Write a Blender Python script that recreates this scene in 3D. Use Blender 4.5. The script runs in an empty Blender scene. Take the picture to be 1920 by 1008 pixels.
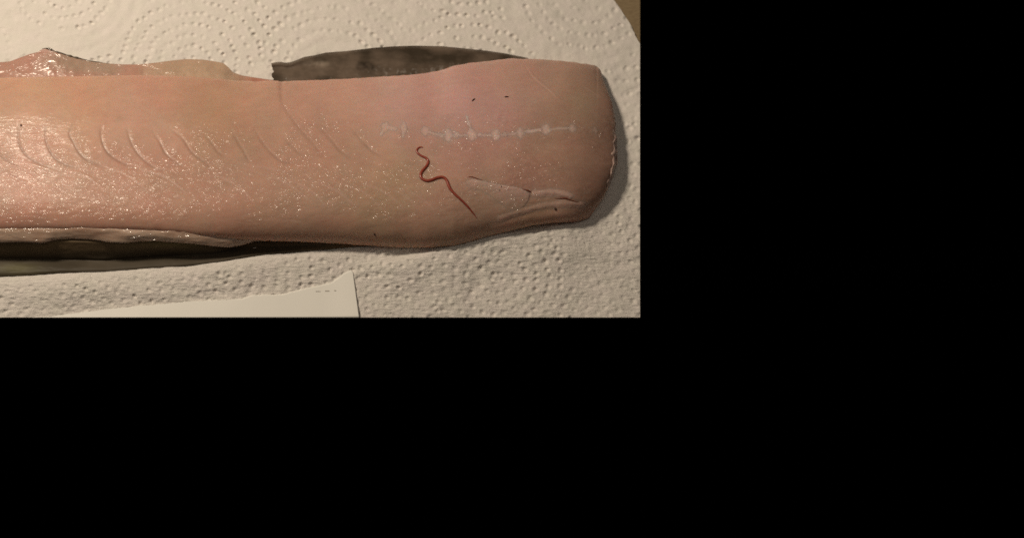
import bpy, math
import numpy as np

rng = np.random.default_rng(7)
SC = bpy.context.scene
COL = SC.collection

# ------------------------------------------------------------------ camera
W, H = 1920.0, 1008.0          # photograph, of which the picture fills 1200 x 595
MM = 0.001
PX = 0.22 * MM                 # one photo pixel on the table, in metres
F = 1500.0
TILT = math.radians(32)
DIST = F * PX
FWD = np.array([0, math.sin(TILT), -math.cos(TILT)])
UP = np.array([0, math.cos(TILT), math.sin(TILT)])
CAM = -FWD * DIST
cd = bpy.data.cameras.new("camera")
cam = bpy.data.objects.new("camera", cd)
COL.objects.link(cam)
cam.location = CAM
cam.rotation_euler = (TILT, 0, 0)
cd.sensor_width = 36
cd.lens = F / W * 36
cd.shift_x = (W / 2 - 600) / W
cd.shift_y = -(H / 2 - 297) / W
cd.clip_start = 0.01
cd.clip_end = 20
cd.dof.use_dof = True
cd.dof.focus_distance = 0.318
cd.dof.aperture_fstop = 7.0
SC.camera = cam

# ------------------------------------------------------------------ world: a dark room, no sky
wd = bpy.data.worlds.new("World")
SC.world = wd
wd.use_nodes = True
wd.node_tree.nodes["Background"].inputs[0].default_value = (0, 0, 0, 1)
wd.node_tree.nodes["Background"].inputs[1].default_value = 0.0


def area(name, loc, aim, size, power, colour, shape='DISK'):
    l = bpy.data.lights.new(name, 'AREA')
    l.shape = shape
    l.size = size
    l.energy = power
    l.color = colour
    o = bpy.data.objects.new(name, l)
    COL.objects.link(o)
    o.location = loc
    d = np.array(aim) - np.array(loc)
    from mathutils import Vector
    o.rotation_euler = Vector(d).to_track_quat('-Z', 'Y').to_euler()
    return o


area("kitchen_lamp", (-0.33, 0.245, 0.50), (0.0, 0.0, 0.0), 0.10, 3.1, (1.0, 0.85, 0.66))
area("ceiling_bounce", (0.1, -0.15, 1.3), (0, 0, 0), 1.2, 2.0, (1.0, 0.86, 0.70), 'SQUARE')

SC.render.engine = 'CYCLES'
SC.cycles.use_denoising = False
SC.cycles.use_adaptive_sampling = False
vs = SC.view_settings
vs.view_transform = 'Standard'
vs.look = 'None'
vs.exposure = 0.0
vs.gamma = 1.0

# ------------------------------------------------------------------ helpers


def unproj(px, py, zmm):
    """point of height zmm (millimetres) seen along the photo's sight line"""
    px = np.asarray(px, float); py = np.asarray(py, float)
    a = (px - 600) / F
    b = (297 - py) / F
    dy = FWD[1] + b * UP[1]
    dz = FWD[2] + b * UP[2]
    t = (np.asarray(zmm, float) * MM - CAM[2]) / dz
    return np.stack([CAM[0] + t * a, CAM[1] + t * dy, CAM[2] + t * dz], -1)


def ss(x, a, b):
    t = np.clip((np.asarray(x, float) - a) / (b - a), 0, 1)
    return t * t * (3 - 2 * t)


def vnoise(x, y, seed=0):
    x = np.asarray(x, float); y = np.asarray(y, float)
    g = np.random.default_rng(seed).random((257, 257))
    xi = np.floor(x).astype(int); yi = np.floor(y).astype(int)
    fx = x - xi; fy = y - yi
    fx = fx * fx * fx * (fx * (fx * 6 - 15) + 10); fy = fy * fy * fy * (fy * (fy * 6 - 15) + 10)
    a = g[yi % 256, xi % 256]; b = g[yi % 256, (xi + 1) % 256]
    c = g[(yi + 1) % 256, xi % 256]; d = g[(yi + 1) % 256, (xi + 1) % 256]
    return ((a * (1 - fx) + b * fx) * (1 - fy) + (c * (1 - fx) + d * fx) * fy) * 2 - 1


def fbm(x, y, s, seed=0, octs=4, ax=1.0, ay=1.0, rot=0.0):
    c, n = math.cos(rot), math.sin(rot)
    u = (x * c + y * n) * ax / s; v = (-x * n + y * c) * ay / s
    r = 0; amp = 1.0; tot = 0
    for k in range(octs):
        r = r + amp * vnoise(u * 2 ** k + 17.3 * k, v * 2 ** k + 5.1 * k, seed + k)
        tot += amp; amp *= 0.5
    return r / tot


def crom(pts, n=10):
    p = np.array(pts, float)
    p = np.vstack([2 * p[0] - p[1], p, 2 * p[-1] - p[-2]])
    out = []
    for i in range(1, len(p) - 2):
        t = np.linspace(0, 1, n, endpoint=False)[:, None]
        out.append(0.5 * ((2 * p[i]) + (-p[i - 1] + p[i + 1]) * t + (2 * p[i - 1] - 5 * p[i] + 4 * p[i + 1] - p[i + 2]) * t ** 2
                          + (-p[i - 1] + 3 * p[i] - 3 * p[i + 1] + p[i + 2]) * t ** 3))
    out.append(p[-2][None])
    return np.vstack(out)


def curve1(pts, sm=4.0):
    """smoothed y(x) through control points"""
    p = np.array(pts, float)
    xs = np.arange(-260, 1321, 1.0)
    ys = np.interp(xs, p[:, 0], p[:, 1])
    k = np.exp(-0.5 * (np.arange(-20, 21) / sm) ** 2); k /= k.sum()
    ys = np.convolve(np.pad(ys, 20, mode='edge'), k, 'valid')
    return lambda x: np.interp(x, xs, ys)


X0, Y0, NX, NY = -260, -260, 1500, 900      # 1 px rasters of relief


class Raster:
    def __init__(self):
        self.a = np.zeros((NY, NX))

    def get(self, px, py):
        x = np.clip(np.asarray(px, float) - X0, 0, NX - 1.001); y = np.clip(np.asarray(py, float) - Y0, 0, NY - 1.001)
        xi = x.astype(int); yi = y.astype(int); fx = x - xi; fy = y - yi
        a = self.a
        return (a[yi, xi] * (1 - fx) + a[yi, xi + 1] * fx) * (1 - fy) + (a[yi + 1, xi] * (1 - fx) + a[yi + 1, xi + 1] * fx) * fy


def dist_to(pts, pad):
    """window of the raster with distance, signed distance and run (0..1) of the nearest point of a polyline"""
    p = np.array(pts, float)
    x0 = int(p[:, 0].min() - pad) - X0; x1 = int(p[:, 0].max() + pad) + 1 - X0
    y0 = int(p[:, 1].min() - pad) - Y0; y1 = int(p[:, 1].max() + pad) + 1 - Y0
    x0, y0 = max(0, x0), max(0, y0); x1, y1 = min(NX, x1), min(NY, y1)
    gx, gy = np.meshgrid(np.arange(x0, x1) + X0, np.arange(y0, y1) + Y0)
    best = np.full(gx.shape, 1e9); sg = np.ones(gx.shape); run = np.zeros(gx.shape)
    n = len(p) - 1
    for i in range(n):
        d = p[i + 1] - p[i]; L = max(1e-9, (d ** 2).sum())
        t = np.clip(((gx - p[i, 0]) * d[0] + (gy - p[i, 1]) * d[1]) / L, 0, 1)
        qx = gx - p[i, 0] - t * d[0]; qy = gy - p[i, 1] - t * d[1]
        r = np.hypot(qx, qy)
        m = r < best
        best[m] = r[m]
        sg[m] = np.sign(d[0] * qy - d[1] * qx)[m]
        run[m] = ((i + t) / n)[m]
    return (slice(y0, y1), slice(x0, x1)), best, best * sg, run, gx, gy


def inside(poly, gx, gy):
    r = np.zeros(gx.shape, bool); n = len(poly)
    for i in range(n):
        (xa, ya), (xb, yb) = poly[i], poly[(i + 1) % n]
        if ya == yb:
            continue
        c = ((ya > gy) != (yb > gy)) & (gx < (xb - xa) * (gy - ya) / (yb - ya) + xa)
        r ^= c
    return r


def grid_mesh(name, P, mat, parent=None, attrs=None, keep=None, smooth=True):
    """P: rows x cols x 3"""
    nr, nc = P.shape[:2]
    idx = np.arange(nr * nc).reshape(nr, nc)
    q = np.stack([idx[:-1, :-1], idx[1:, :-1], idx[1:, 1:], idx[:-1, 1:]], -1).reshape(-1, 4)
    V = P.reshape(-1, 3)
    remap = None
    if keep is not None:
        q = q[keep.reshape(-1)[q].all(1)]
        used = np.unique(q)
        remap = used
        inv = np.zeros(nr * nc, int); inv[used] = np.arange(len(used))
        q = inv[q]; V = V[used]
    me = bpy.data.meshes.new(name)
    me.vertices.add(len(V)); me.vertices.foreach_set("co", V.astype(np.float32).ravel())
    me.loops.add(q.size); me.loops.foreach_set("vertex_index", q.astype(np.int32).ravel())
    me.polygons.add(len(q)); me.polygons.foreach_set("loop_start", np.arange(0, q.size, 4, dtype=np.int32))
    me.update(calc_edges=True)
    me.validate()
    if smooth:
        me.polygons.foreach_set("use_smooth", np.ones(len(me.polygons), bool))
    for k, v in (attrs or {}).items():
        v = v.reshape(nr * nc, -1)
        if remap is not None:
            v = v[remap]
        if v.shape[1] == 3:
            a = me.attributes.new(k, 'FLOAT_COLOR', 'POINT')
            a.data.foreach_set("color", np.hstack([v, np.ones((len(v), 1))]).astype(np.float32).ravel())
        else:
            a = me.attributes.new(k, 'FLOAT', 'POINT')
            a.data.foreach_set("value", v.astype(np.float32).ravel())
    me.materials.append(mat)
    o = bpy.data.objects.new(name, me)
    COL.objects.link(o)
    if parent is not None:
        o.parent = parent
    return o


def tube_mesh(name, C, R, mat, parent=None, nseg=10, flat=1.0, up=(0, 0.0, 1)):
    """tapered round tube along world points C with radii R"""
    C = np.array(C); T = np.gradient(C, axis=0); T /= np.linalg.norm(T, axis=1)[:, None]
    U = np.array(up, float)
    S = np.cross(T, U); S /= np.linalg.norm(S, axis=1)[:, None]
    N = np.cross(S, T)
    th = np.linspace(0, 2 * math.pi, nseg + 1)
    P = C[:, None] + R[:, None, None] * (np.cos(th)[None, :, None] * S[:, None] + flat * np.sin(th)[None, :, None] * N[:, None])
    return grid_mesh(name, P, mat, parent)


class Nodes:
    def __init__(self, name):
        self.m = bpy.data.materials.new(name); self.m.use_nodes = True
        self.t = self.m.node_tree; self.b = self.t.nodes["Principled BSDF"]

    def n(self, typ, **kw):
        x = self.t.nodes.new(typ)
        for k, v in kw.items():
            if k.startswith("i_"):
                x.inputs[k[2:].replace("_", " ")].default_value = v
            else:
                setattr(x, k, v)
        return x

    def l(self, a, b):
        self.t.links.new(a, b)

    def set(self, **kw):
        for k, v in kw.items():
            self.b.inputs[k.replace("_", " ")].default_value = v

    def coords(self, scale, rot=0.0):
        tc = self.n("ShaderNodeTexCoord")
        mp = self.n("ShaderNodeMapping")
        mp.inputs["Scale"].default_value = scale
        mp.inputs["Rotation"].default_value = (0, 0, rot)
        self.l(tc.outputs["Object"], mp.inputs["Vector"])
        return mp.outputs["Vector"]


def wet_material(name, rough=0.40, coat=0.65, coat_rough=0.15, sss=0.45, bump=1.1, fine=640.0, base_bump=0.10, dist=0.0012):
    s = Nodes(name)
    col = s.n("ShaderNodeAttribute", attribute_name="tint")
    wet = s.n("ShaderNodeAttribute", attribute_name="wet")
    # flesh grain, a gentle real variation of the colour
    v = s.coords((260, 520, 400), 0.15)
    nz = s.n("ShaderNodeTexNoise", i_Scale=1.0, i_Detail=4.0, i_Roughness=0.6)
    s.l(v, nz.inputs["Vector"])
    mr = s.n("ShaderNodeMapRange"); mr.inputs[1].default_value = 0.3; mr.inputs[2].default_value = 0.7
    mr.inputs[3].default_value = 0.96; mr.inputs[4].default_value = 1.04
    s.l(nz.outputs["Fac"], mr.inputs[0])
    mul = s.n("ShaderNodeVectorMath", operation='SCALE')
    s.l(col.outputs["Color"], mul.inputs[0]); s.l(mr.outputs[0], mul.inputs["Scale"])
    s.l(mul.outputs[0], s.b.inputs["Base Color"])
    # wet micro relief
    v2 = s.coords((fine * 0.55, fine * 1.15, fine), 0.12)
    n2 = s.n("ShaderNodeTexNoise", i_Scale=1.0, i_Detail=2.0, i_Roughness=0.5, i_Distortion=0.6)
    s.l(v2, n2.inputs["Vector"])
    v3 = s.coords((fine * 0.20, fine * 0.55, fine * 0.4), 0.25)
    n3 = s.n("ShaderNodeTexNoise", i_Scale=1.0, i_Detail=1.0, i_Roughness=0.5, i_Distortion=0.8)
    s.l(v3, n3.inputs["Vector"])
    mad = s.n("ShaderNodeMath", operation='MULTIPLY_ADD'); mad.inputs[1].default_value = 1.3
    s.l(n3.outputs["Fac"], mad.inputs[0]); s.l(n2.outputs["Fac"], mad.inputs[2])
    bs = s.n("ShaderNodeMath", operation='MULTIPLY'); bs.inputs[1].default_value = bump
    s.l(wet.outputs["Fac"], bs.inputs[0])
    b2 = s.n("ShaderNodeBump"); b2.inputs["Distance"].default_value = dist
    s.l(bs.outputs[0], b2.inputs["Strength"]); s.l(mad.outputs[0], b2.inputs["Height"])
    s.l(b2.outputs[0], s.b.inputs["Coat Normal"])
    cw = s.n("ShaderNodeMath", operation='MULTIPLY', use_clamp=True); cw.inputs[1].default_value = coat
    s.l(wet.outputs["Fac"], cw.inputs[0]); s.l(cw.outputs[0], s.b.inputs["Coat Weight"])
    b1 = s.n("ShaderNodeBump"); b1.inputs["Distance"].default_value = dist
    bs1 = s.n("ShaderNodeMath", operation='MULTIPLY'); bs1.inputs[1].default_value = base_bump
    s.l(wet.outputs["Fac"], bs1.inputs[0]); s.l(bs1.outputs[0], b1.inputs["Strength"])
    s.l(mad.outputs[0], b1.inputs["Height"]); s.l(b1.outputs[0], s.b.inputs["Normal"])
    s.set(Roughness=rough, Coat_Weight=coat, Coat_Roughness=coat_rough, Coat_IOR=1.45, Subsurface_Weight=sss,
          Subsurface_Scale=0.004)
    s.b.inputs["Specular IOR Level"].default_value = 0.16
    s.b.inputs["Subsurface Radius"].default_value = (1.0, 0.45, 0.25)
    return s.m


def plain_material(name, col, rough=0.6, coat=0.0, noise=0.0, nscale=800):
    s = Nodes(name)
    s.set(Roughness=rough, Coat_Weight=coat, Coat_Roughness=0.08)
    v = s.coords((nscale, nscale, nscale))
    nz = s.n("ShaderNodeTexNoise", i_Scale=1.0, i_Detail=4.0)
    s.l(v, nz.inputs["Vector"])
    mx = s.n("ShaderNodeMixRGB")
    mx.inputs[1].default_value = (*[c * (1 - noise) for c in col], 1)
    mx.inputs[2].default_value = (*[min(1, c * (1 + noise)) for c in col], 1)
    s.l(nz.outputs["Fac"], mx.inputs[0]); s.l(mx.outputs[0], s.b.inputs["Base Color"])
    return s.m


def empty(name, loc=(0, 0, 0)):
    o = bpy.data.objects.new(name, None)
    o.empty_display_size = 0.01
    COL.objects.link(o); o.location = loc
    return o


def tag(o, label, cat):
    o["label"] = label; o["category"] = cat


# ------------------------------------------------------------------ the table under everything
m = Nodes("tabletop_brown")
v = m.coords((500, 900, 500))
nz = m.n("ShaderNodeTexNoise", i_Scale=1.0, i_Detail=6.0, i_Roughness=0.7)
m.l(v, nz.inputs["Vector"])
rp = m.n("ShaderNodeValToRGB")
rp.color_ramp.elements[0].position = 0.3; rp.color_ramp.elements[0].color = (0.23, 0.165, 0.095, 1)
rp.color_ramp.elements[1].position = 0.7; rp.color_ramp.elements[1].color = (0.33, 0.25, 0.15, 1)
m.l(nz.outputs["Fac"], rp.inputs[0]); m.l(rp.outputs[0], m.b.inputs["Base Color"])
m.set(Roughness=0.5)
tx, ty = np.meshgrid(np.linspace(-260, 1200, 12), np.linspace(-260, 594, 8))
table = grid_mesh("tabletop", unproj(tx, ty, -0.3), m.m)
table["kind"] = "structure"

# ------------------------------------------------------------------ outlines of the fillet, in photo pixels
top_f = curve1([(-260, 152), (-60, 148), (0, 146), (100, 144), (200, 142), (280, 141), (340, 143), (400, 147), (440, 151), (480, 153), (505, 151),
                (522, 151), (528, 154), (534, 152), (600, 150), (700, 145), (760, 141), (800, 137), (830, 131), (850, 124), (880, 118),
                (920, 114), (960, 110), (1010, 111), (1060, 115), (1090, 119), (1116, 123), (1126, 131), (1132, 152), (1140, 170),
                (1147, 190), (1152, 212), (1155, 232), (1156.5, 285)], 1.6)
bot_f = curve1([(-260, 430), (-60, 432), (0, 432), (80, 431), (150, 431), (230, 433), (300, 436), (360, 440), (400, 444), (440, 448), (490, 451),
                (560, 453), (640, 457), (690, 460), (740, 463), (800, 464), (850, 461), (880, 454), (920, 442), (960, 432), (1000, 422),
                (1040, 417), (1085, 417), (1105, 408), (1118, 390), (1130, 374), (1138, 358), (1144, 342), (1151, 325), (1155.5, 308), (1156.5, 286)], 1.6)
XR = 1156.0
edge_l = curve1([(-260, 520), (0, 518), (50, 516), (100, 512), (200, 508), (300, 501), (350, 498), (400, 492), (450, 484), (500, 477),
                 (560, 471), (620, 466), (660, 462), (700, 460), (1200, 460)], 3)

# ------------------------------------------------------------------ paper towel
dots = Raster()


def vary(x, y):
    """the embossing is pressed unevenly over the sheet"""
    return float(np.clip(0.95 + 0.8 * fbm(np.array([x]), np.array([y]), 85, 311, 2)[0], 0.45, 1.35))


def splat(x, y, r, depth):
    xi, yi = int(round(x)) - X0, int(round(y)) - Y0
    ang = rng.random() * 3.14; el = rng.uniform(1.0, 1.15)
    k = int(r * 3) + 2
    if xi - k < 0 or yi - k < 0 or xi + k >= NX or yi + k >= NY:
        return
    gx, gy = np.meshgrid(np.arange(xi - k, xi + k + 1) + X0, np.arange(yi - k, yi + k + 1) + Y0)
    ca, sa = math.cos(ang), math.sin(ang)
    ux, uy = gx - x, (gy - y) / 0.86
    d2 = (((ux * ca + uy * sa) / el) ** 2 + ((-ux * sa + uy * ca) * el) ** 2) / r ** 2
    dots.a[yi - k:yi + k + 1, xi - k:xi + k + 1] += depth * (-np.exp(-d2) + 0.22 * np.exp(-(np.sqrt(d2) - 1.8) ** 2 * 2.5))


centres = []
for (cx, cy, dr, sp, rad) in [(620, 132, 25, 16.0, 3.3), (120, -18, 25, 14.5, 3.1), (1100, -10, 26, 17, 3.2), (370, -120, 25, 15, 3.1), (870, -110, 25, 16, 3.1),
                              (360, 118, 24, 15, 3.0), (880, 170, 26, 16, 3.1), (1180, 230, 27, 18, 3.3), (-120, 100, 25, 14, 3.1),
                              (120, 640, 22, 19, 3.3), (420, 520, 22, 19, 3.3), (720, 640, 22, 19, 3.4), (930, 520, 22, 19, 3.4), (1170, 610, 22, 19, 3.3),
                              (1150, 410, 22, 18, 3.2), (-60, 520, 22, 19, 3.3)]:
    centres.append((cx, cy, dr, sp, rad))
cen = np.array([[c[0], c[1] / 0.86] for c in centres])
for i, (cx, cy, dr, sp, rad) in enumerate(centres):
    for k in range(0, 16):
        r = 12 + dr * k
        n = max(5, int(2 * math.pi * r / sp))
        ph = rng.random() * 6.28
        skip = rng.random() < 0.05 and k > 1
        for j in range(n):
            if skip or rng.random() < 0.07:
                continue
            a = ph + 2 * math.pi * j / n
            x = cx + r * math.cos(a) + rng.normal(0, 1.5); y = cy + 0.86 * r * math.sin(a) + rng.normal(0, 1.5)
            dd = np.hypot(cen[:, 0] - x, cen[:, 1] - y / 0.86)
            if dd.argmin() != i:
                continue
            splat(x, y, rad * 1.15 * rng.uniform(0.85, 1.15), rng.uniform(0.5, 1.0) * (0.72 if y < 300 else 0.64) * vary(x, y))

GX, GY = np.meshgrid(np.arange(NX) + X0, np.arange(NY) + Y0)
rr_ = np.full(GX.shape, 1e9); rp_ = np.zeros(GX.shape)
for (cx, cy, dr, sp, rad) in centres:      # quilting between the rings of dots
    q = np.hypot(GX - cx, (GY - cy) / 0.86)
    mm_ = q < rr_
    rr_[mm_] = q[mm_]; rp_[mm_] = -np.cos(2 * math.pi * (q[mm_] - 13) / dr)
quilt = 0.075 * rp_
tow = Raster()
low = 1.0 + 0.55 * fbm(GX, GY, 190, 3, 3) + 0.42 * fbm(GX, GY, 60, 9, 3, 0.7, 1.3, 0.2) + 0.30 * fbm(GX, GY, 24, 19, 4, 0.7, 1.2, 0.3)
# swell of the sheet in front of the fillet, and the fold that starts under it
ed = edge_l(GX)
dl = GY - (ed + 16)
low += 2.2 * (1 - ss(GX, 560, 760)) * np.exp(-(dl / np.where(dl > 0, 55, 22)) ** 2)
fold = crom([(640, 492), (690, 497), (740, 493), (790, 482), (830, 470), (870, 459), (910, 449), (950, 440), (985, 440), (1010, 439), (1040, 428), (1085, 424), (1120, 412)], 8)
win, d, sd, run, gx, gy = dist_to(fold, 90)
fade = ss(run, 0.0, 0.22) * (1 - ss(run, 0.86, 1.0))
pr = np.where(sd > 0, np.exp(-(sd / 55) ** 2), np.exp(-(sd / 9.0) ** 2))
low[win] += 2.3 * fade * pr
# a few soft creases of the used sheet
for pts, a, w in [([(860, 470), (900, 520), (880, 560), (900, 600)], -0.5, 12), ([(960, 20), (1040, 70), (1120, 60)], 0.4, 16),
                  ([(1020, 500), (1100, 470), (1200, 468)], 0.5, 20), ([(60, 560), (180, 540), (300, 545)], 0.5, 18), ([(1165, 180), (1200, 165)], -0.6, 5),
                  ([(900, 30), (1010, 30), (1070, 60)], 0.3, 14), ([(230, 560), (330, 570), (420, 545), (560, 530)], -0.3, 10)]:
    win, d, sd, run, gx, gy = dist_to(crom(pts, 8), w * 3)
    low[win] += a * np.exp(-(d / w) ** 2) * np.sin(np.clip(run, 0, 1) * math.pi) ** 0.5
crisp = 1 - 0.85 * np.exp(-((GY - (ed + 4)) / 10.0) ** 2) * (GX < 690)
fib = 0.10 * fbm(GX, GY, 7, 31, 3, 0.5, 1.4, -0.14) * (0.5 + 0.5 * ss(GY, 300, 480)) + 0.15 * fbm(GX, GY, 12, 41, 3)
tow.a = np.maximum(low, 0.25) + (dots.a + quilt * (0.6 + 0.8 * fbm(GX, GY, 70, 301, 2))) * crisp + fib


def towel_h(px, py):
    return tow.get(px, py)


m = Nodes("paper_towel_white")
v = m.coords((330, 1250, 500), -0.15)
n1 = m.n("ShaderNodeTexNoise", i_Scale=1.0, i_Detail=5.0, i_Roughness=0.7, i_Distortion=0.5)
m.l(v, n1.inputs["Vector"])
cr = m.n("ShaderNodeAttribute", attribute_name="crepe")
bp = m.n("ShaderNodeBump"); bp.inputs["Distance"].default_value = 0.0013
m.l(cr.outputs["Fac"], bp.inputs["Strength"]); m.l(n1.outputs["Fac"], bp.inputs["Height"])
m.l(bp.outputs[0], m.b.inputs["Normal"])
v = m.coords((150, 150, 150))
n2 = m.n("ShaderNodeTexNoise", i_Scale=1.0, i_Detail=3.0)
m.l(v, n2.inputs["Vector"])
mx = m.n("ShaderNodeMixRGB"); mx.inputs[1].default_value = (0.76, 0.74, 0.67, 1); mx.inputs[2].default_value = (0.86, 0.785, 0.765, 1)
m.l(n2.outputs["Fac"], mx.inputs[0]); m.l(mx.outputs[0], m.b.inputs["Base Color"])
m.set(Roughness=0.95)
m.b.inputs["Specular IOR Level"].default_value = 0.1
towel_mat = m.m

rows = np.arange(-200, 594.6, 1.5); rows[-1] = 594.6
redge = np.interp(rows, [-260, 0, 18, 50, 66, 80, 90], [1000, 1150, 1164, 1185, 1190, 1199, 1206]) + 0.7 * vnoise(rows / 7, rows * 0, 5)
redge = np.where(rows > 84, 1200.0, np.minimum(redge, 1200.0))
cols = np.linspace(0, 1, 905)
tx = -190 + (redge[:, None] + 190) * cols[None]
ty = np.repeat(rows[:, None], len(cols), 1)
tz = towel_h(tx, ty)
crepe = 0.20 + 0.48 * ss(ty, 250, 470)
towel = grid_mesh("paper_towel", unproj(tx, ty, tz), towel_mat, None, {"crepe": crepe})
tag(towel, "white embossed paper towel with dotted pattern spread under the raw fillet", "paper towel")

# ------------------------------------------------------------------ fish fillet
fillet = empty("fish_fillet", tuple(unproj(560, 300, 1.0)))
INV = fillet.location.copy()


def local(P):
    return P - np.array(INV)


flesh_mat = wet_material("raw_fish_flesh")
skin_mat = wet_material("grey_fish_skin", rough=0.5, coat=0.35, coat_rough=0.2, sss=0.0, bump=0.6, fine=500)
belly_mat = wet_material("shaded_belly_skin", rough=0.6, coat=0.15, coat_rough=0.35, sss=0.0, bump=0.5, fine=500)
film_mat = wet_material("pale_membrane", rough=0.4, coat=0.9, coat_rough=0.12, sss=0.2, bump=1.2, fine=420)

rel = Raster()      # relief of the flesh, mm
tin = Raster()      # white streaks, flake lines, painted shading and glint along the cut
wetm = Raster(); wetm.a += 0

arcs = [
    [(-60, 225), (-62, 260), (-45, 290), (-15, 308), (30, 322)],
    [(-14, 230), (-12, 255), (-2, 282), (18, 300), (45, 314)],
    [(41, 230), (37, 252), (42, 275), (55, 292), (80, 306), (118, 317)],
    [(90, 230), (88, 255), (93, 275), (106, 295), (128, 307), (160, 316)],
    [(141, 232), (133, 250), (140, 265), (151, 285), (168, 299), (197, 310)],
    [(193, 238), (192, 254), (198, 275), (210, 290), (230, 303), (256, 314)],
    [(241, 242), (246, 260), (256, 280), (271, 297), (290, 311), (315, 320)],
    [(291, 250), (303, 267), (312, 285), (326, 298), (350, 314)],
    [(320, 240), (344, 258), (358, 279), (371, 292), (392, 308), (402, 326)],
    [(384, 250), (400, 268), (412, 285), (428, 294)],
    [(436, 245), (450, 268), (462, 288), (470, 306)],
    [(480, 243), (494, 266), (511, 286), (530, 300), (548, 304)],
    [(534, 258), (553, 276), (566, 288)],
    [(600, 236), (622, 260), (640, 282), (662, 296)],
    [(660, 240), (680, 262), (700, 282), (722, 294)],
]
for i, a in enumerate(arcs):
    p = crom(a, 7)
    win, d, sd, run, gx, gy = dist_to(p, 34)
    tap = np.sin(np.clip(run, 0.02, 0.98) * math.pi) ** 0.6
    st = 1.0 if i < 9 else 0.8
    # left of the line a shallow ditch, right of it the proud edge of the next flake
    h = -0.09 * np.exp(-((sd - 1.8) / 2.6) ** 2) + 0.075 * np.where(sd < 1.0, np.exp(-np.abs(sd - 1.0) / 12.0), np.exp(-((sd-1.0)/1.2)**2)) * np.exp(-(d / 26) ** 4)
    rel.a[win] += st * tap * h
    tin.a[win] += 0.16 * st * tap * np.exp(-((sd + 0.8) / 1.3) ** 2) - (0.28 if i < 6 else 0.20) * st * tap * np.exp(-((sd - 3.0) / 3.5) ** 2)
    wetm.a[win] += (1.1 * st * tap * np.where(sd < 0, 0.55 * np.exp(-d / 4.0) + 0.75 * np.exp(-(d / 17.0) ** 2), -0.6 * np.exp(-d / 5.0))) * np.clip(1.0 + 1.2 * fbm(gx, gy, 18, 95 + i, 2), 0.1, 2)
# the long cut that runs down across the fillet
cut = crom([(527, 146), (527, 165), (529, 185), (537, 205), (552, 226), (567, 245), (589, 270), (604, 288), (624, 303)], 8)
win, d, sd, run, gx, gy = dist_to(cut, 40)
tap = 1 - ss(run, 0.85, 1.0)
rel.a[win] += tap * (-0.06 * np.exp(-(d / 3.0) ** 2) + 0.07 * np.where(sd < 0, np.exp(-d / 14), 0) * np.exp(-(d / 34) ** 4))
tin.a[win] += tap * (0.12 * np.exp(-((sd + 2) / 1.5) ** 2) * ss(run, 0.3, 0.6) - 0.09 * np.exp(-((sd - 2) / 5) ** 2))  # dark shading and pale glint line beside the cut, painted into the colour
wetm.a[win] += 1.9 * tap * ss(run, 0.2, 0.45) * np.where(sd < 0, np.exp(-d / 7), 0)
# lower flakes: fine slanting lines
for k, (pts, a) in enumerate([
    ([(-60, 282), (0, 305), (55, 322), (92, 345)], .16), ([(-60, 300), (0, 318), (45, 342), (66, 372)], .16), ([(-60, 285), (0, 288), (40, 302), (110, 326), (180, 336)], .12),
    ([(110, 318), (160, 330), (190, 352)], .1), ([(190, 310), (240, 330), (275, 356)], .1), ([(256, 315), (310, 332), (350, 362)], .1),
    ([(400, 325), (450, 352), (480, 385)], .08), ([(440, 305), (500, 315), (545, 322)], .06), ([(470, 320), (540, 345), (590, 385)], .07), ([(520, 330), (580, 355), (620, 395)], .07),
    ([(575, 335), (635, 360), (680, 400)], .08), ([(620, 338), (685, 362), (730, 405)], .08), ([(665, 340), (720, 360), (770, 400)], .08), ([(705, 345), (755, 365), (800, 405)], .06),
    ([(740, 350), (790, 372), (830, 410)], .06), ([(560, 395), (640, 380), (720, 385)], .05)]):
    p = crom(pts, 7)
    win, d, sd, run, gx, gy = dist_to(p, 22)
    tap = np.sin(np.clip(run, 0.02, 0.98) * math.pi) ** 0.7
    rel.a[win] += 0.5 * tap * a * (1.1 * np.exp(-((sd + 1.5) / 2.0) ** 2) - 0.9 * np.exp(-((sd - 1.5) / 2.0) ** 2))
    tin.a[win] += tap * a * 2.4 * np.exp(-(d / 1.6) ** 2)
    wetm.a[win] += 2.2 * a * tap * np.exp(-(d / 6) ** 2)
# muscle grain: many faint fibres, sloping with the flakes below the midline, lengthwise above it
g_ = np.random.default_rng(404)
for k in range(330):
    x = g_.uniform(-40, 1120); y = g_.uniform(top_f(x) + 14, bot_f(x) - 14)
    low_ = y > 300
    ang = g_.normal(0.42, 0.14) if low_ else (g_.normal(-0.06, 0.08) if y < 225 else g_.normal(0.25, 0.35))
    L = g_.uniform(18, 60)
    p = crom([(x, y), (x + L * .5 * math.cos(ang - .1), y + L * .5 * math.sin(ang - .1)), (x + L * math.cos(ang), y + L * math.sin(ang))], 4)
    win, d, sd, run, gx, gy = dist_to(p, 8)
    tap = np.sin(np.clip(run, 0.02, 0.98) * math.pi)
    a = g_.uniform(0.3, 1.0) * (1.0 if low_ else 0.55)
    rel.a[win] += 0.012 * a * tap * np.exp(-(d / 1.5) ** 2)
    tin.a[win] += 0.060 * a * tap * np.exp(-(d / 1.4) ** 2)
    wetm.a[win] += 0.35 * a * tap * np.exp(-(d / 2.5) ** 2)
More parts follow.
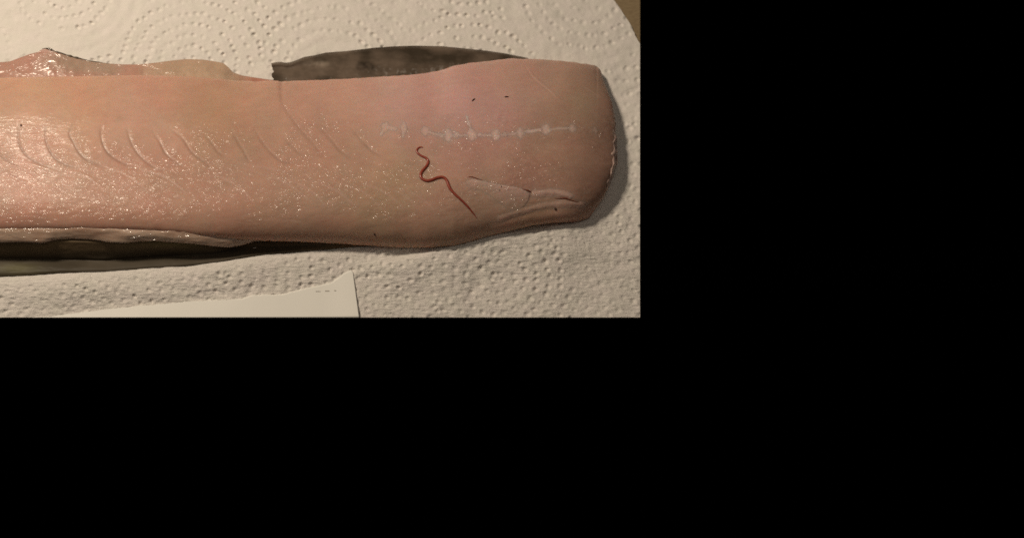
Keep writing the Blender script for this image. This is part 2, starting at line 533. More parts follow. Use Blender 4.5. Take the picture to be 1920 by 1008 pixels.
# upper right faint seam
for pts, a in [([(985, 120), (1000, 145), (1030, 170), (1050, 190)], .10), ([(900, 215), (960, 205), (1020, 180), (1060, 165)], .05), ([(1090, 160), (1130, 185)], .08), ([(870, 140), (940, 170), (965, 200)], .05)]:
    win, d, sd, run, gx, gy = dist_to(crom(pts, 7), 18)
    tap = np.sin(np.clip(run, 0.02, 0.98) * math.pi)
    rel.a[win] += tap * a * (np.exp(-((sd + 1.5) / 2.0) ** 2) - np.exp(-((sd - 1.5) / 2.0) ** 2)); tin.a[win] += 1.2 * a * tap * np.exp(-(d / 1.5) ** 2)
# belly corner: folds of the body wall
for pts, a, w, t in [
    ([(866, 344), (876, 338), (890, 336), (905, 339), (925, 344), (950, 348), (970, 351), (988, 357)], -0.08, 2.4, 0.0),
    ([(988, 357), (996, 363), (994, 374), (986, 386)], -0.07, 4.0, 0.0),
    ([(996, 364), (1012, 362), (1030, 360), (1052, 362), (1070, 368)], 0.12, 3.5, 0.12),
    ([(1036, 373), (1058, 371), (1072, 376), (1090, 380)], -0.16, 2.8, 0.0),
    ([(930, 412), (965, 400), (990, 394), (1010, 387), (1035, 384), (1065, 381), (1095, 383)], 0.09, 5.0, 0.12),
    ([(880, 442), (930, 420), (968, 406), (1000, 397), (1030, 391), (1070, 389)], -0.13, 7.0, -0.04),
    ([(905, 436), (955, 420), (1000, 408), (1050, 403), (1090, 402)], 0.12, 7.0, 0.05)]:
    win, d, sd, run, gx, gy = dist_to(crom(pts, 7), w * 5)
    tap = np.sin(np.clip(run, 0.02, 0.98) * math.pi) ** 0.5
    rel.a[win] += a * tap * np.exp(-(d / w) ** 2)
    tin.a[win] += t * tap * np.exp(-(d / (w * .7)) ** 2)
rel.a += 0.35 * fbm(GX, GY, 130, 51, 3) + 0.05 * fbm(GX, GY, 16, 61, 3, 0.7, 1.2, -0.2)

hx = curve1([(-260, 15.5), (200, 15.5), (500, 16), (800, 17), (950, 16.5), (1060, 14.5), (1156, 12)], 20)
zt_f = curve1([(-260, 10.5), (500, 10.5), (800, 10.5), (880, 9.5), (1100, 9), (1156, 7)], 15)
zb_f = curve1([(-260, 11.5), (380, 10.5), (480, 7.0), (640, 4.0), (760, 3.2), (900, 3.6), (1000, 5.5), (1156, 6.5)], 20)
ty_ = np.linspace(100, 440, 400)


def right_x(py):
    return np.interp(py, [100, 124, 131, 152, 170, 190, 212, 232, 262, 290, 308, 325, 342, 358, 374, 390, 408, 417, 440],
                     [1114, 1122, 1126, 1132, 1140, 1147, 1152, 1155, 1156, 1157, 1156.5, 1151, 1144, 1138, 1130, 1118, 1105, 1085, 1060])


def flesh_z(px, py, relief=True):
    px = np.asarray(px, float); py = np.asarray(py, float)
    T = top_f(px); B = bot_f(px)
    T = np.where(px > 1120, top_f(1112.0), T); B = np.where(px > 1080, bot_f(1080.0), B)
    h = hx(px); zt = zt_f(px); zb = zb_f(px)
    t = np.clip((py - T) / 90.0, 0, 1); b = np.clip((B - py) / (62 + 75 * ss(px, 250, 800)), 0, 1)
    e = np.clip((right_x(py) - px) / 75.0, 0, 1)
    ft = np.sqrt(np.clip(1 - (1 - t) ** 2, 0, 1)); fb = np.clip(1 - (1 - b) ** 2.1, 0, 1) ** 0.74
    fe = np.sqrt(np.clip(1 - (1 - e) ** 2.2, 0, 1))
    z = h - (h - zt) * (1 - ft) - (h - zb) * (1 - fb) - (h - 7.0) * (1 - fe)
    z = np.where(z < 2.5, 1.6 + 0.9 * np.exp((z - 2.5) / 0.9 * 0.9), z)
    if relief:
        inner = np.clip(np.minimum(np.minimum(py - T, B - py), right_x(py) - px) / 10, 0, 1)
        z = z + rel.get(px, py) * (0.25 + 0.75 * inner)
    return z


def idw(px, py, pts, p=2.2):
    pts = np.array(pts, float)
    num = 0; den = 0
    for r in pts:
        w = 1 / ((px - r[0]) ** 2 + (py - r[1]) ** 2 + 900) ** (p / 2)
        num = num + w[..., None] * r[2:5]; den = den + w
    c = num / den[..., None]
    g = c.mean(-1, keepdims=True)
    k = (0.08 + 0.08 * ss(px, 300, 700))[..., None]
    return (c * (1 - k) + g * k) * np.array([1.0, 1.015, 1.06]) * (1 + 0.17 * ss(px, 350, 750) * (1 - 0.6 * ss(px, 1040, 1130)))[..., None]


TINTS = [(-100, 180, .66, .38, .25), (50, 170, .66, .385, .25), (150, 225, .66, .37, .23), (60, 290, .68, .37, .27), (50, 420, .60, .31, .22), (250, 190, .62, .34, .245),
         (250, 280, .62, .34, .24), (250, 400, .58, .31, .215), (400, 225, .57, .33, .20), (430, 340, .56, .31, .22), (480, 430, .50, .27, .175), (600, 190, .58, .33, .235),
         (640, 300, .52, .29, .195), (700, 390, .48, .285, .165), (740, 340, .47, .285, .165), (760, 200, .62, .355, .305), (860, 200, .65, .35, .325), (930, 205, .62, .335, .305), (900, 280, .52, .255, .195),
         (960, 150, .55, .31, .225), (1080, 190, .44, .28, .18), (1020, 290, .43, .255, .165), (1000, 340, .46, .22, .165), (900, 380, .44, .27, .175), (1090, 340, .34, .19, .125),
         (850, 440, .42, .255, .16), (1000, 405, .42, .25, .135), (1130, 270, .35, .18, .125)]  # darker right end: translucent flesh, plus shading put into the tints
WHITE = np.array([.84, .62, .58])


def flesh_tint(px, py):
    c = idw(px, py, TINTS)
    n = fbm(px, py, 60, 71, 3)
    c = c * (1 + 0.08 * n[..., None] + 0.05 * fbm(px, py, 14, 75, 3, 0.5, 1.4, -0.25)[..., None])
    n2 = fbm(px, py, 38, 81, 3)
    c = c * (1 + n2[..., None] * np.array([0.05, -0.03, -0.02]))
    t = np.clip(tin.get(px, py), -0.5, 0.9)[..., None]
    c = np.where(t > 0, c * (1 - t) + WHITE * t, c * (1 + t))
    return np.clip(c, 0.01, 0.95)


def flesh_wet(px, py):
    base = 0.16 + 0.50 * ss(py, 200, 262) * (1 - ss(py, 405, 440))
    pat = np.clip(fbm(px, py, 60, 91, 4, 0.8, 1.2, -0.3) * 2.2 + 0.45, 0, 1)
    zone = ss(px, -40, 20) * (1 - ss(px, 480, 560)) * ss(py, 225, 250) * (1 - ss(py, 296, 318))
    base = base * (0.30 + 0.95 * pat) - 0.28 * zone
    hot = 0.80 * np.exp(-(((px - 60) / 150) ** 2 + ((py - 380) / 30) ** 2)) + 0.30 * np.exp(-(((px - 40) / 110) ** 2 + ((py - 265) / 38) ** 2))
    far = 0.62 * np.clip(fbm(px, py, 42, 97, 3) * 3.0 + 0.35, 0, 1.3) * ss(px, 380, 700) * ss(py, 190, 230) * (1 - ss(py, 400, 440))
    red = 0.6 * np.exp(-(((px - 900) / 80) ** 2 + ((py - 262) / 30) ** 2))
    cool = 0.45 * np.exp(-(((px - 300) / 160) ** 2 + ((py - 215) / 24) ** 2))
    belly = 0.9 * np.exp(-(((px - 885) / 14) ** 2 + ((py - 358) / 14) ** 2)) + 0.9 * np.exp(-(((px - 994) / 9) ** 2 + ((py - 367) / 10) ** 2)) + 0.6 * np.exp(-(((px - 930) / 40) ** 2 + ((py - 375) / 25) ** 2)) + 0.6 * np.exp(-(((px - 1040) / 30) ** 2 + ((py - 310) / 14) ** 2))
    return np.clip(base + hot + far + red + belly - cool + 0.7 * wetm.get(px, py), 0.10, 2.0)


PATCHES = []


def patch(name, bbox, mask_fn, lift, amount, step=1.0, lo=0.06):
    """note a thin layer of tissue: its colour goes into the flesh there, its relief becomes a part of its own"""
    gx, gy = np.meshgrid(np.arange(int(bbox[0]), int(bbox[2]) + 1), np.arange(int(bbox[1]), int(bbox[3]) + 1))
    sl = (slice(gy[0, 0] - Y0, gy[-1, 0] - Y0 + 1), slice(gx[0, 0] - X0, gx[0, -1] - X0 + 1))
    tin.a[sl] = np.maximum(tin.a[sl], amount * mask_fn(gx, gy) ** 1.2)
    PATCHES.append((name, bbox, mask_fn, lift, step, lo))


def build_patches():
    """each layer grows out of the flesh and dips under it where its mask fades"""
    for name, bbox, mask_fn, lift, step, lo in PATCHES:
        gx, gy = np.meshgrid(np.arange(bbox[0], bbox[2] + step, step), np.arange(bbox[1], bbox[3] + step, step))
        mk = mask_fn(gx, gy)
        z = flesh_z(gx, gy) + lift * (np.clip(mk, 0, 1) - 0.30)
        grid_mesh(name, local(unproj(gx, gy, z)), flesh_mat, fillet, {"tint": flesh_tint(gx, gy), "wet": flesh_wet(gx, gy)}, mk > lo)


def blobs(items):
    """items: (polyline, radius), soft edged"""
    def fn(gx, gy):
        r = np.zeros(gx.shape)
        wob = fbm(gx, gy, 9, 105, 3)
        for pts, rad in items:
            p = np.array(pts, float)
            if len(p) == 1:
                d = np.hypot(gx - p[0, 0], gy - p[0, 1])
            else:
                d = np.full(gx.shape, 1e9)
                for i in range(len(p) - 1):
                    e = p[i + 1] - p[i]
                    t = np.clip(((gx - p[i, 0]) * e[0] + (gy - p[i, 1]) * e[1]) / max(1e-9, (e ** 2).sum()), 0, 1)
                    d = np.minimum(d, np.hypot(gx - p[i, 0] - t * e[0], gy - p[i, 1] - t * e[1]))
            d = np.maximum(d + 2.0 * fbm(gx, gy, 5, 101, 3), 0)
            r = np.maximum(r, np.exp(-(d / (rad * 1.3)) ** 2))
        return np.clip(r * (1.0 + 0.25 * wob), 0, 1)
    return fn


def knot(cx, cy, tall, rad, lean=0.0, extra=()):
    return [([(cx - lean, cy - tall), (cx, cy), (cx + lean * 0.4, cy + tall * 0.9)], rad * 0.85), ([(cx - 0.5, cy - 1)], rad * 1.5), ([(cx + rad * 0.9, cy + 1.5)], rad * 0.85)] + list(extra)


nodes = [
    (knot(723, 238, 6, 3.6, -2, [([(724, 237), (734, 240), (742, 242)], 2.2), ([(720, 242), (715, 252)], 2.0)]), .34),
    (knot(758, 240, 8, 3.2, 1, [([(757, 246), (756, 257)], 1.8)]), .36),
    (knot(797, 246, 6, 3.8, 1.5, [([(800, 247), (813, 250), (829, 256)], 2.2)]), .46),
    (knot(841, 253, 8, 4.4, 0.6), .66),
    (knot(856, 254, 2, 2.8), .46),
    (knot(885, 253, 7, 5.0, 1.5, [([(883, 243), (880, 232), (875, 218)], 1.4), ([(897, 254), (901, 252)], 2.2)]), .74),
    (knot(930, 254, 7, 4.4, -1.4), .66),
    (knot(948, 252, 2, 2.4), .42),
    (knot(976, 249, 6, 4.0, 0.8), .66),
    (knot(1024, 243, 5, 4.8, -1.0, [([(990, 247), (1004, 245), (1014, 244)], 2.7)]), .72),
    (knot(1073, 241, 4, 3.4, 1.2), .55),
    (knot(1117, 244, 4, 2.6, 1.6), .26),
]
for items, am in nodes:
    allp = np.vstack([np.array(i[0], float) for i in items])
    bb = (allp[:, 0].min() - 14, allp[:, 1].min() - 14, allp[:, 0].max() + 14, allp[:, 1].max() + 14)
    patch("connective_tissue", bb, blobs(items), 0.10, am)
patch("tissue_seam", (805, 232, 1080, 268), blobs([([(815, 251), (845, 254), (885, 254), (930, 254), (960, 252), (980, 247), (1020, 243), (1068, 240)], 2.0)]),
      0.06, .48)

flap_poly = [(868, 343), (876, 338), (890, 336), (905, 339), (925, 344), (950, 348), (970, 351), (988, 357), (994, 364), (992, 374), (985, 386), (960, 398), (930, 408), (900, 415), (870, 395), (860, 365)]


def flap_mask(gx, gy):
    ins = inside(flap_poly, gx, gy).astype(float)
    for _ in range(2):
        q = np.pad(ins, 1, mode='edge')
        ins = (q[:-2, 1:-1] + q[2:, 1:-1] + q[1:-1, :-2] + q[1:-1, 2:] + q[1:-1, 1:-1]) / 5
    edge = np.interp(gx, [868, 876, 890, 905, 925, 950, 970, 988, 994], [343, 338, 336, 339, 344, 348, 351, 357, 364])
    return ins * np.exp(-np.maximum(gy - edge, 0) / (16 + 26 * ss(gx, 900, 980))) * ss(gx, 862, 890)


patch("belly_flap", (850, 326, 1004, 424), flap_mask, 0.22, .42)
patch("belly_membrane", (992, 350, 1090, 378), blobs([([(1003, 363), (1020, 362), (1040, 360), (1056, 363), (1068, 367)], 5.5)]), 0.2, .42)
patch("belly_fold", (920, 372, 1110, 420), blobs([([(938, 411), (965, 401), (990, 394), (1010, 387), (1035, 384), (1065, 382), (1092, 384)], 5.0)]), 0.16, .26)

xs = np.concatenate([np.arange(-190, 1090, 1.35), 1090 + (XR - 1090) * (1 - (1 - np.linspace(0, 1, 60)) ** 2)])
vv = np.linspace(0, 1, 245)
vv = vv - 0.055 * np.sin(2 * math.pi * vv) * 0.9          # denser at both rims
T = top_f(xs) + 0.5 * vnoise(xs / 9, xs * 0, 12); B = bot_f(xs) + 0.5 * vnoise(xs / 8, xs * 0, 13)
B = np.maximum(B, T + 0.05)
fpx = np.repeat(xs[None], len(vv), 0); fpy = T[None] + (B - T)[None] * vv[:, None]
rag = ss(fpx, 1140, 1156) * (0.8 * vnoise(fpy / 13, fpy * 0, 14))
P = unproj(fpx + rag, fpy, flesh_z(fpx, fpy))
back = P[0].copy(); back[:, 1] += 0.0025; back[:, 2] = 0.0012
front = P[-1].copy(); front[:, 1] += 0.0045; front[:, 2] = np.minimum(front[:, 2], 0.0012)
mid = P[-1].copy(); mid[:, 1] += 0.002; mid[:, 2] -= 0.0012
P = np.concatenate([back[None], P, mid[None], front[None]], 0)
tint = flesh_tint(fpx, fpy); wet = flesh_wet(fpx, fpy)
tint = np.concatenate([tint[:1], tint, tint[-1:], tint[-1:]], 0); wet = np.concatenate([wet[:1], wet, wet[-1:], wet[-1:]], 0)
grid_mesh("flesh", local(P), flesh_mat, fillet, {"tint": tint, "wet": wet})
tag(fillet, "long raw pink fish fillet with grey skin lying across the paper towel", "fish fillet")


build_patches()

# pale ragged rim on the cut end
rx = np.linspace(0, 1, 90)
rim_y = 252 + rx * 100
rim_x = right_x(rim_y) - 1.0
wdt = 9 + 4 * vnoise(rim_y / 9, rim_y * 0, 21)
wdt *= np.sin(np.clip(rx, 0.02, .98) * math.pi) ** 0.5
rr = np.linspace(0, 1, 9)
gx = (rim_x - wdt)[:, None] + (wdt + 1.5 + 1.2 * vnoise(rim_y / 4, rim_y * 0, 22))[:, None] * rr[None]
gy = np.repeat(rim_y[:, None], 9, 1) + 1.5 * vnoise(gx / 5, rim_y[:, None] / 5, 23)
gz = flesh_z(np.minimum(gx, right_x(gy) - 1), gy) + 0.5 * np.sin(rr * math.pi)[None] + 0.25 * vnoise(gx / 4, gy / 6, 24) - 0.15
tb = np.tile(np.array([.52, .36, .31]), (*gx.shape, 1)) * (1 + 0.25 * vnoise(gx / 5, gy / 9, 25))[..., None]
grid_mesh("end_membrane", local(unproj(gx, gy, gz)), film_mat, fillet, {"tint": tb, "wet": np.full(gx.shape, .6)})


def strip(name, x0, x1, up_fn, lo_fn, z_fn, mat, tint_fn, wet_fn, step=1.5, rows_n=40, thick=0.5, parent=None, ragged=False):
    xs = np.arange(x0, x1 + step, step); v = np.linspace(0, 1, rows_n)
    a = up_fn(xs); b = np.maximum(lo_fn(xs), a + 0.2)
    gx = np.repeat(xs[None], rows_n, 0); gy = a[None] + (b - a)[None] * v[:, None]
    gv = np.repeat(v[:, None], len(xs), 1)
    z = z_fn(gx, gy, gv)
    if ragged:
        gx = gx + 3.5 * (vnoise(gy / 7, gy * 0, 15) + 0.4) * (1 - ss(gx, x0, x0 + 25))
    P = unproj(gx, gy, z)
    Q = P[::-1].copy(); Q[..., 2] -= thick * MM                 # underside
    t = tint_fn(gx, gy, gv); w = wet_fn(gx, gy, gv)
    P = np.concatenate([P, Q], 0)
    return grid_mesh(name, local(P), mat, parent or fillet, {"tint": np.concatenate([t, t[::-1]], 0), "wet": np.concatenate([w, w[::-1]], 0)})


def mixc(a, b, t):
    return np.array(a) * (1 - t[..., None]) + np.array(b) * t[..., None]


# grey skin flap behind the fillet
up = curve1([(500, 122), (508, 119), (516, 117), (526, 116), (536, 118), (545, 117), (556, 113), (570, 107), (590, 104), (610, 99), (650, 96), (700, 90), (740, 87), (780, 86), (830, 87),
             (870, 91), (910, 95), (945, 100), (970, 105), (990, 109)], 2)
lo = curve1([(500, 148), (508, 150), (515, 152), (530, 155), (600, 157), (700, 152), (800, 146), (850, 140), (900, 132), (990, 125)], 3)


def z_skin(gx, gy, gv):
    z = 2.6 + 1.6 * np.sin(np.clip(gv, 0, 1) * math.pi * 0.55) + 0.35 * fbm(gx, gy, 28, 121, 3)
    lip = np.exp(-((gv - 0.10) / 0.10) ** 2) * (1 - ss(gx, 545, 600))
    return z + 0.9 * lip - 0.5 * np.exp(-((gv - 0.36) / 0.12) ** 2) * (1 - ss(gx, 545, 620)) - 1.0 * np.exp(-(gv / 0.06) ** 2)


def t_skin(gx, gy, gv):
    n = fbm(gx, gy, 26, 131, 4, 0.6, 1.2)
    c = mixc((.052, .039, .027), (.150, .112, .085), np.clip(0.5 + n * 1.1, 0, 1))
    sp = np.clip(fbm(gx, gy, 5, 141, 2) * 3 - 0.75, 0, 1) * ss(gv, 0.45, 0.8) * ss(gx, 620, 720)
    c = c + sp[..., None] * 0.09
    pale = np.exp(-(((gx - 600) / 22) ** 2 + ((gy - 120) / 6) ** 2)) * np.clip(0.5 + fbm(gx, gy, 12, 151, 3) * 2, 0, 1)
    c = c + pale[..., None] * np.array([.13, .11, .09])
    patch_ = ss(11 - np.abs(gy - 123), 0, 7) * ss(21 - np.abs(gx - 685), 0, 9) * np.clip(.8 + .8 * fbm(gx, gy, 9, 155, 2), 0, 1)
    return c * (1 - 0.62 * patch_[..., None])


strip("skin_flap", 509, 990, up, lo, z_skin, skin_mat, t_skin, lambda x, y, v: 0.4 + 0.5 * ss(v, .5, .9), rows_n=44, thick=1.0, ragged=True)

# dark belly skin in front, under the pale membrane
upf = curve1([(-260, 438), (0, 440), (200, 440), (400, 444), (500, 447), (640, 454), (700, 459)], 3)


def z_front(gx, gy, gv):
    bx = np.arange(-260, 1200, 2.0)
    kb = np.exp(-0.5 * (np.arange(-40, 41) / 14) ** 2); kb /= kb.sum()
    base = np.interp(gx, bx, np.convolve(np.pad(towel_h(bx, edge_l(bx) + 3), 40, mode='edge'), kb, 'valid')) + 0.15
    ledge = np.interp(gx, [-200, 0, 100, 200, 300, 400, 470, 560, 690], [484, 484, 486, 488, 481, 476, 464, 463, 459])
    wall = np.clip((ledge - gy) / 34.0, 0, 1)
    hgt = np.interp(gx, [-200, 400, 640, 700], [8.0, 7.0, 2.5, 1.0])
    flat = 0.25 + 1.3 * ss(gx, 480, 600) + 0.7 * np.clip((gy - ledge) / np.maximum(edge_l(gx) - ledge, 2), 0, 1) * 0
    z = base * ss(gy, ledge - 12, ledge + 22) + (1 - ss(gy, ledge - 12, ledge + 22)) * 0.8 + flat + hgt * wall ** 0.8
    return z + 0.2 * fbm(gx, gy, 26, 161, 3, 0.4, 1.6) - 0.3 * ss(gv, .93, 1.0)


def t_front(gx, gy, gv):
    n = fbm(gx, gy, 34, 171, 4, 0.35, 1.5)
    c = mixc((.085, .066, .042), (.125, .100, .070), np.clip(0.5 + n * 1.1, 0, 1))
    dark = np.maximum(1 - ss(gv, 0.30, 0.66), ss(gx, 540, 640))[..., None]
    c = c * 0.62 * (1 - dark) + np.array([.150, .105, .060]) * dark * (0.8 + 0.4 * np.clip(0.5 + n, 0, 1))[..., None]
    olive = np.exp(-(((gx - 30) / 40) ** 2 + ((gy - 503) / 9) ** 2)) + np.exp(-(((gx - 330) / 60) ** 2 + ((gy - 455) / 8) ** 2))
    return c + olive[..., None] * np.array([.06, .06, .02])


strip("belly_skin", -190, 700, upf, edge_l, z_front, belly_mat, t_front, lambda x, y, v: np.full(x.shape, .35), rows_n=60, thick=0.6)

# pale membrane overhanging that skin
mu = curve1([(-260, 430), (0, 431), (80, 430), (150, 429), (230, 432), (300, 435), (360, 438), (400, 442), (440, 446), (500, 449)], 2)
ml = curve1([(-260, 453), (0, 454), (40, 454), (80, 456), (104, 449), (130, 447), (160, 448), (185, 450), (200, 453), (235, 455), (260, 452), (290, 451), (330, 454), (370, 457), (400, 461), (430, 463),
             (455, 459), (475, 453), (500, 450)], 2)


def z_mem(gx, gy, gv):
    return 11.9 - 2.6 * gv ** 1.5 + 0.12 * np.sin(gv * math.pi) + 0.28 * fbm(gx, gy, 20, 181, 3, 0.4, 1.5) - (1 - ss(gx, -300, -250)) - 4.6 * ss(gx, 330, 500)


def t_mem(gx, gy, gv):
    n = fbm(gx, gy, 22, 191, 4, 0.4, 1.5)
    c = mixc((.40, .24, .175), (.54, .37, .285), np.clip(0.5 + n * 1.1 + 0.25 * ss(gx, 330, 420), 0, 1))
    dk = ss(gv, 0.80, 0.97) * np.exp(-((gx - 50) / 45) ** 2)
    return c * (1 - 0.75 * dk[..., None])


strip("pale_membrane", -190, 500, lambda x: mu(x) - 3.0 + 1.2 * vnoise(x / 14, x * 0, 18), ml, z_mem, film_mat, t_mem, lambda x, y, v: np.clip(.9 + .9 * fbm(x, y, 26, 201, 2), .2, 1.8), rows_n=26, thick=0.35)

# pink membrane flap behind the fillet, top left
pu = curve1([(-260, 128), (-80, 124), (0, 117), (20, 115), (38, 108), (55, 102), (70, 98), (82, 91), (92, 92), (104, 97), (120, 102), (140, 108), (170, 115), (200, 119), (230, 121), (260, 121),
             (290, 118), (320, 114), (350, 111), (380, 112), (400, 115), (418, 118), (428, 126), (437, 136), (455, 142), (480, 146), (515, 151)], 1.5)
pl = curve1([(-260, 158), (300, 156), (420, 158), (515, 160)], 3)


def z_pink(gx, gy, gv):
    peak = np.exp(-((gx - 88) / 55) ** 2)
    return 3.2 + 2.2 * gv + 3.2 * peak * (1 - gv) ** 1.2 + 0.5 * fbm(gx, gy, 22, 211, 3) * np.sin(gv * math.pi) - 0.8 * ss(gx, 400, 515)


def t_pink(gx, gy, gv):
    n = np.clip(0.5 + fbm(gx, gy, 40, 221, 3) * 1.0, 0, 1)
    c = mixc((.52, .27, .215), (.47, .28, .22), n)
    bz = ss(gx, 215, 330)[..., None]
    c = c * (1 - bz) + np.array([.52, .36, .26]) * bz * (0.92 + 0.16 * n[..., None])
    ol = (ss(gx, 60, 130) * (1 - ss(gx, 200, 260)))[..., None] * (1 - ss(gv, .3, .8))[..., None]
    c = c * (1 - ol) + np.array([.44, .31, .24]) * ol
    r = ss(gx, 430, 480)[..., None]
    return c * (1 - r) + np.array([.50, .24, .18]) * r


flap_mat = wet_material("pink_membrane", rough=0.4, coat=0.5, coat_rough=0.16, sss=0.2, bump=1.3, fine=260)
pk = strip("membrane_flap", -190, 515, pu, pl, z_pink, flap_mat, t_pink, lambda x, y, v: np.clip(.9 + 1.0 * fbm(x, y, 30, 231, 2), .3, 1.6), rows_n=40, thick=0.8)
ex = np.linspace(79, 205, 70)
ez = z_pink(ex, pu(ex), np.zeros_like(ex))
rad = (1.5 + 0.8 * vnoise(ex / 6, ex * 0, 33)) * np.clip(np.minimum((ex - 76) / 8, (208 - ex) / 60), .15, 1) * PX * 1.1
o = tube_mesh("skin_edge", local(unproj(ex, pu(ex) - 0.2, ez)), rad, plain_material("dark_skin_edge", (.085, .065, .04), .5, .3, .3), pk, 8)

# blood streaks and dark specks stuck to the surface
blood = plain_material("blood_streak_red", (.20, .055, .03), .35, .6, .3)
for pts, r in [([(979, 354), (987, 356.5), (992, 358), (997, 361)], 1.5), ([(1040, 372), (1050, 372), (1060, 371.5), (1070, 375), (1085, 379)], 1.4), ([(876, 332), (885, 331.5), (891, 333.5), (905, 338)], 1.0)]:
    p = crom(pts, 6)
    R = r * PX * np.sin(np.linspace(0.12, math.pi - 0.12, len(p)))
    tube_mesh("blood_streak", local(unproj(p[:, 0], p[:, 1], flesh_z(p[:, 0], p[:, 1]) + 0.08)), R, blood, fillet, 8, 0.7)
spk = plain_material("dark_speck_brown", (.060, .028, .018), .5, .2, .3)
for pts, r in [([(885, 190), (888, 187), (891, 185)], 1.5), ([(946, 182), (950, 181.5), (954, 182)], 1.5), ([(1039, 390), (1041.5, 391.5), (1044, 392.5)], 2.4), ([(702, 437), (703, 442)], 1.6),
               ([(939, 348), (941, 351)], 1.2), ([(936, 356), (938, 357.5)], 1.0), ([(39, 233), (40, 237)], 1.6)]:
    p = crom(pts, 6)
    R = r * PX * np.sin(np.linspace(0.15, math.pi - 0.15, len(p))) ** 0.6
    tube_mesh("dark_speck", local(unproj(p[:, 0], p[:, 1], flesh_z(p[:, 0], p[:, 1]) + 0.06)), R, spk, fillet, 8, 0.6)

# ------------------------------------------------------------------ the worm on the flesh
wp = np.array([(296, 148), (268, 145), (243, 159), (232, 184), (246, 212), (280, 236), (320, 255), (346, 276), (352, 300), (340, 334), (311, 370), (286, 400), (272, 434),
               (279, 464), (305, 487), (345, 497), (390, 488), (440, 468), (490, 459), (526, 470), (551, 502), (566, 545), (592, 592), (640, 645), (700, 700), (760, 760), (815, 825), (858, 882)], float) / 5.6
wp = crom(wp + np.array([740, 250]), 7)
s = np.linspace(0, 1, len(wp))
rw = 2.6 * np.clip(np.interp(s, [0, .05, .2, .45, .8, .93, 1], [.34, .55, .82, 1.0, 1.0, .72, .18]), 0.1, 1)
wz = flesh_z(wp[:, 0], wp[:, 1], True)
kz = np.exp(-0.5 * (np.arange(-8, 9) / 4) ** 2); kz /= kz.sum()
wz = np.convolve(np.pad(wz, 8, mode='edge'), kz, 'valid') + rw * PX / MM * 0.30
WP = unproj(wp[:, 0], wp[:, 1], wz)
ms = Nodes("worm_red_brown")
v = ms.coords((1500, 1500, 1500))
nz = ms.n("ShaderNodeTexNoise", i_Scale=1.0, i_Detail=3.0); ms.l(v, nz.inputs["Vector"])
rp = ms.n("ShaderNodeValToRGB")
rp.color_ramp.elements[0].position = 0.3; rp.color_ramp.elements[0].color = (.25, .036, .020, 1)
rp.color_ramp.elements[1].position = 0.7; rp.color_ramp.elements[1].color = (.36, .065, .034, 1)
ms.l(nz.outputs["Fac"], rp.inputs[0]); ms.l(rp.outputs[0], ms.b.inputs["Base Color"])
ms.set(Roughness=0.45, Coat_Weight=0.35, Coat_Roughness=0.2, Subsurface_Weight=0.15, Subsurface_Scale=0.001)
c0 = WP[len(WP) // 2]
worm = tube_mesh("roundworm", WP - c0, rw * PX, ms.m, None, 14, 0.8)
worm.location = c0
tag(worm, "thin wavy reddish brown worm lying on the pink flesh of the fillet", "worm")

# ------------------------------------------------------------------ torn corner of white paper on the towel
tornf = np.array([(40, 596), (85, 594), (130, 588), (180, 582), (200, 579), (260, 573), (300, 570), (340, 566), (400, 563), (455, 560), (475, 553), (500, 553), (530, 552), (560, 544), (575, 540),
                  (590, 537), (605, 534), (620, 530), (635, 520), (645, 511.5), (653, 508), (659, 506.5), (661.5, 509)], float)


def paper_grid(extra, seed, amp, x0, x1, zl, lower=None):
    xs = np.concatenate([np.arange(x0, x1 - 6, 1.0), np.linspace(x1 - 6, x1, 10)])
    tp = np.interp(xs, tornf[:, 0], tornf[:, 1]) - extra + amp * fbm(xs, xs * 0, 9, seed, 4) + amp * 0.7 * vnoise(xs / 2.3, xs * 0, seed + 9)
    tp = np.minimum(tp, 594.2)
    u = (xs - x0) / (x1 - x0)
    v = np.linspace(0, 1, 26)
    bx = xs + 11.5 * ss(xs, 560, 662); by = 594.6 if lower is None else lower
    gx = xs[None] + (bx - xs)[None] * v[:, None]
    gy = tp[None] + (by - tp)[None] * v[:, None]
    base = 1.9 + 0.25 * fbm(gx, gy, 120, 251, 2) + 0.45 * ss(gx, 600, 672) + 0.8 * (1 - ss(gx, 300, 560))
    return gx, gy, base + zl


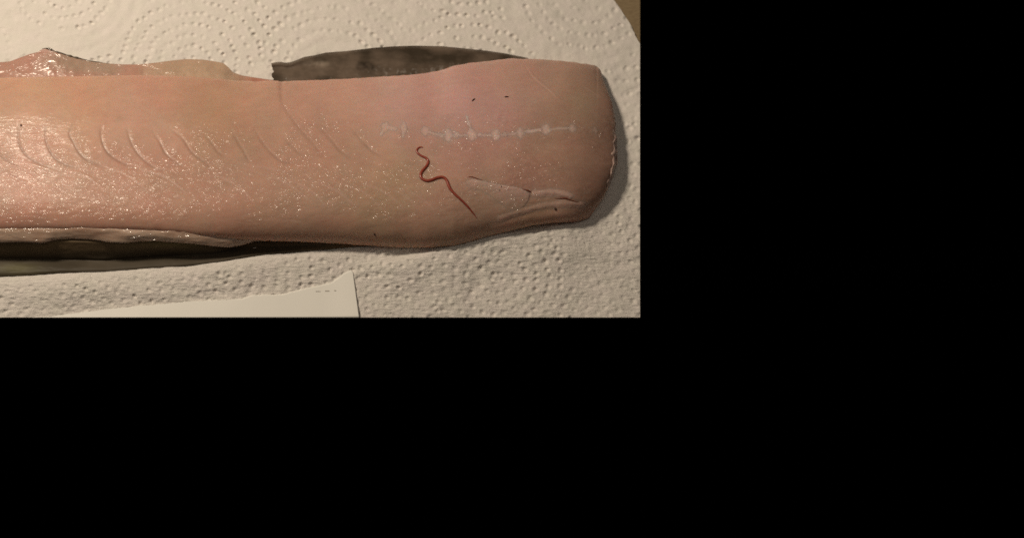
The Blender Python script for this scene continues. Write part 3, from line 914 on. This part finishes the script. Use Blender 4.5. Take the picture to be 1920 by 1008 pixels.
torn = empty("torn_paper", tuple(unproj(460, 580, 1.5)))
TL = np.array(torn.location)
pm = Nodes("smooth_white_paper")
v = pm.coords((150, 150, 150))
nz = pm.n("ShaderNodeTexNoise", i_Scale=1.0, i_Detail=5.0); pm.l(v, nz.inputs["Vector"])
mx = pm.n("ShaderNodeMixRGB"); mx.inputs[1].default_value = (.85, .835, .79, 1); mx.inputs[2].default_value = (.88, .86, .81, 1)
pm.l(nz.outputs["Fac"], mx.inputs[0]); pm.l(mx.outputs[0], pm.b.inputs["Base Color"])
pm.set(Roughness=0.55)
gx, gy, gz = paper_grid(0, 261, 0.6, 60, 661.5, 0.0)
o = grid_mesh("sheet", unproj(gx, gy, gz) - TL, pm.m, torn)
md = o.modifiers.new("thickness", 'SOLIDIFY'); md.thickness = 0.0001; md.offset = -1
fm = plain_material("torn_fibre_white", (.84, .81, .76), .95, 0, .05)
xs = np.arange(150, 640, 0.8)
tp = np.interp(xs, tornf[:, 0], tornf[:, 1])
up_ = tp - 1.2 - 2.2 * np.clip(vnoise(xs / 2.2, xs * 0, 271) + 0.5 * vnoise(xs / 9, xs * 0, 272), 0, 2); dn_ = tp + 2.2 + 1.2 * vnoise(xs / 4, xs * 0, 273)
v = np.linspace(0, 1, 5)
gx = np.repeat(xs[None], 5, 0); gy = up_[None] + (dn_ - up_)[None] * v[:, None]
gz = 2.05 + 0.45 * ss(gx, 600, 672) + 0.10 * vnoise(gx / 2, gy / 2, 274) + 0.25 * fbm(gx, gy, 120, 251, 2)
lowz = np.maximum(towel_h(gx, gy), 0.4) + 0.15
gz = (gz - 0.33) * ss(v, 0.2, 0.8)[:, None] + np.minimum(lowz, gz) * (1 - ss(v, 0.2, 0.8))[:, None]
grid_mesh("torn_fringe", unproj(gx, gy, gz) - TL, fm, torn)
ink = plain_material("grey_ink", (.42, .39, .35), .8, 0, .2)
for (x0, x1, y, h) in [(592, 601, 546.0, 1.4), (609.5, 617.5, 545.2, 2.0), (626.8, 630.2, 544.4, 1.8)]:
    gx, gy = np.meshgrid(np.linspace(x0, x1, 8), np.linspace(y - h / 2, y + h / 2, 4))
    gz = 1.9 + 0.25 * fbm(gx, gy, 120, 251, 2) + 0.45 * ss(gx, 600, 672) + 0.06
    grid_mesh("print_mark", unproj(gx, gy, gz) - TL, ink, torn)
tag(torn, "smooth white scrap of paper with a torn upper edge on the paper towel", "paper scrap")
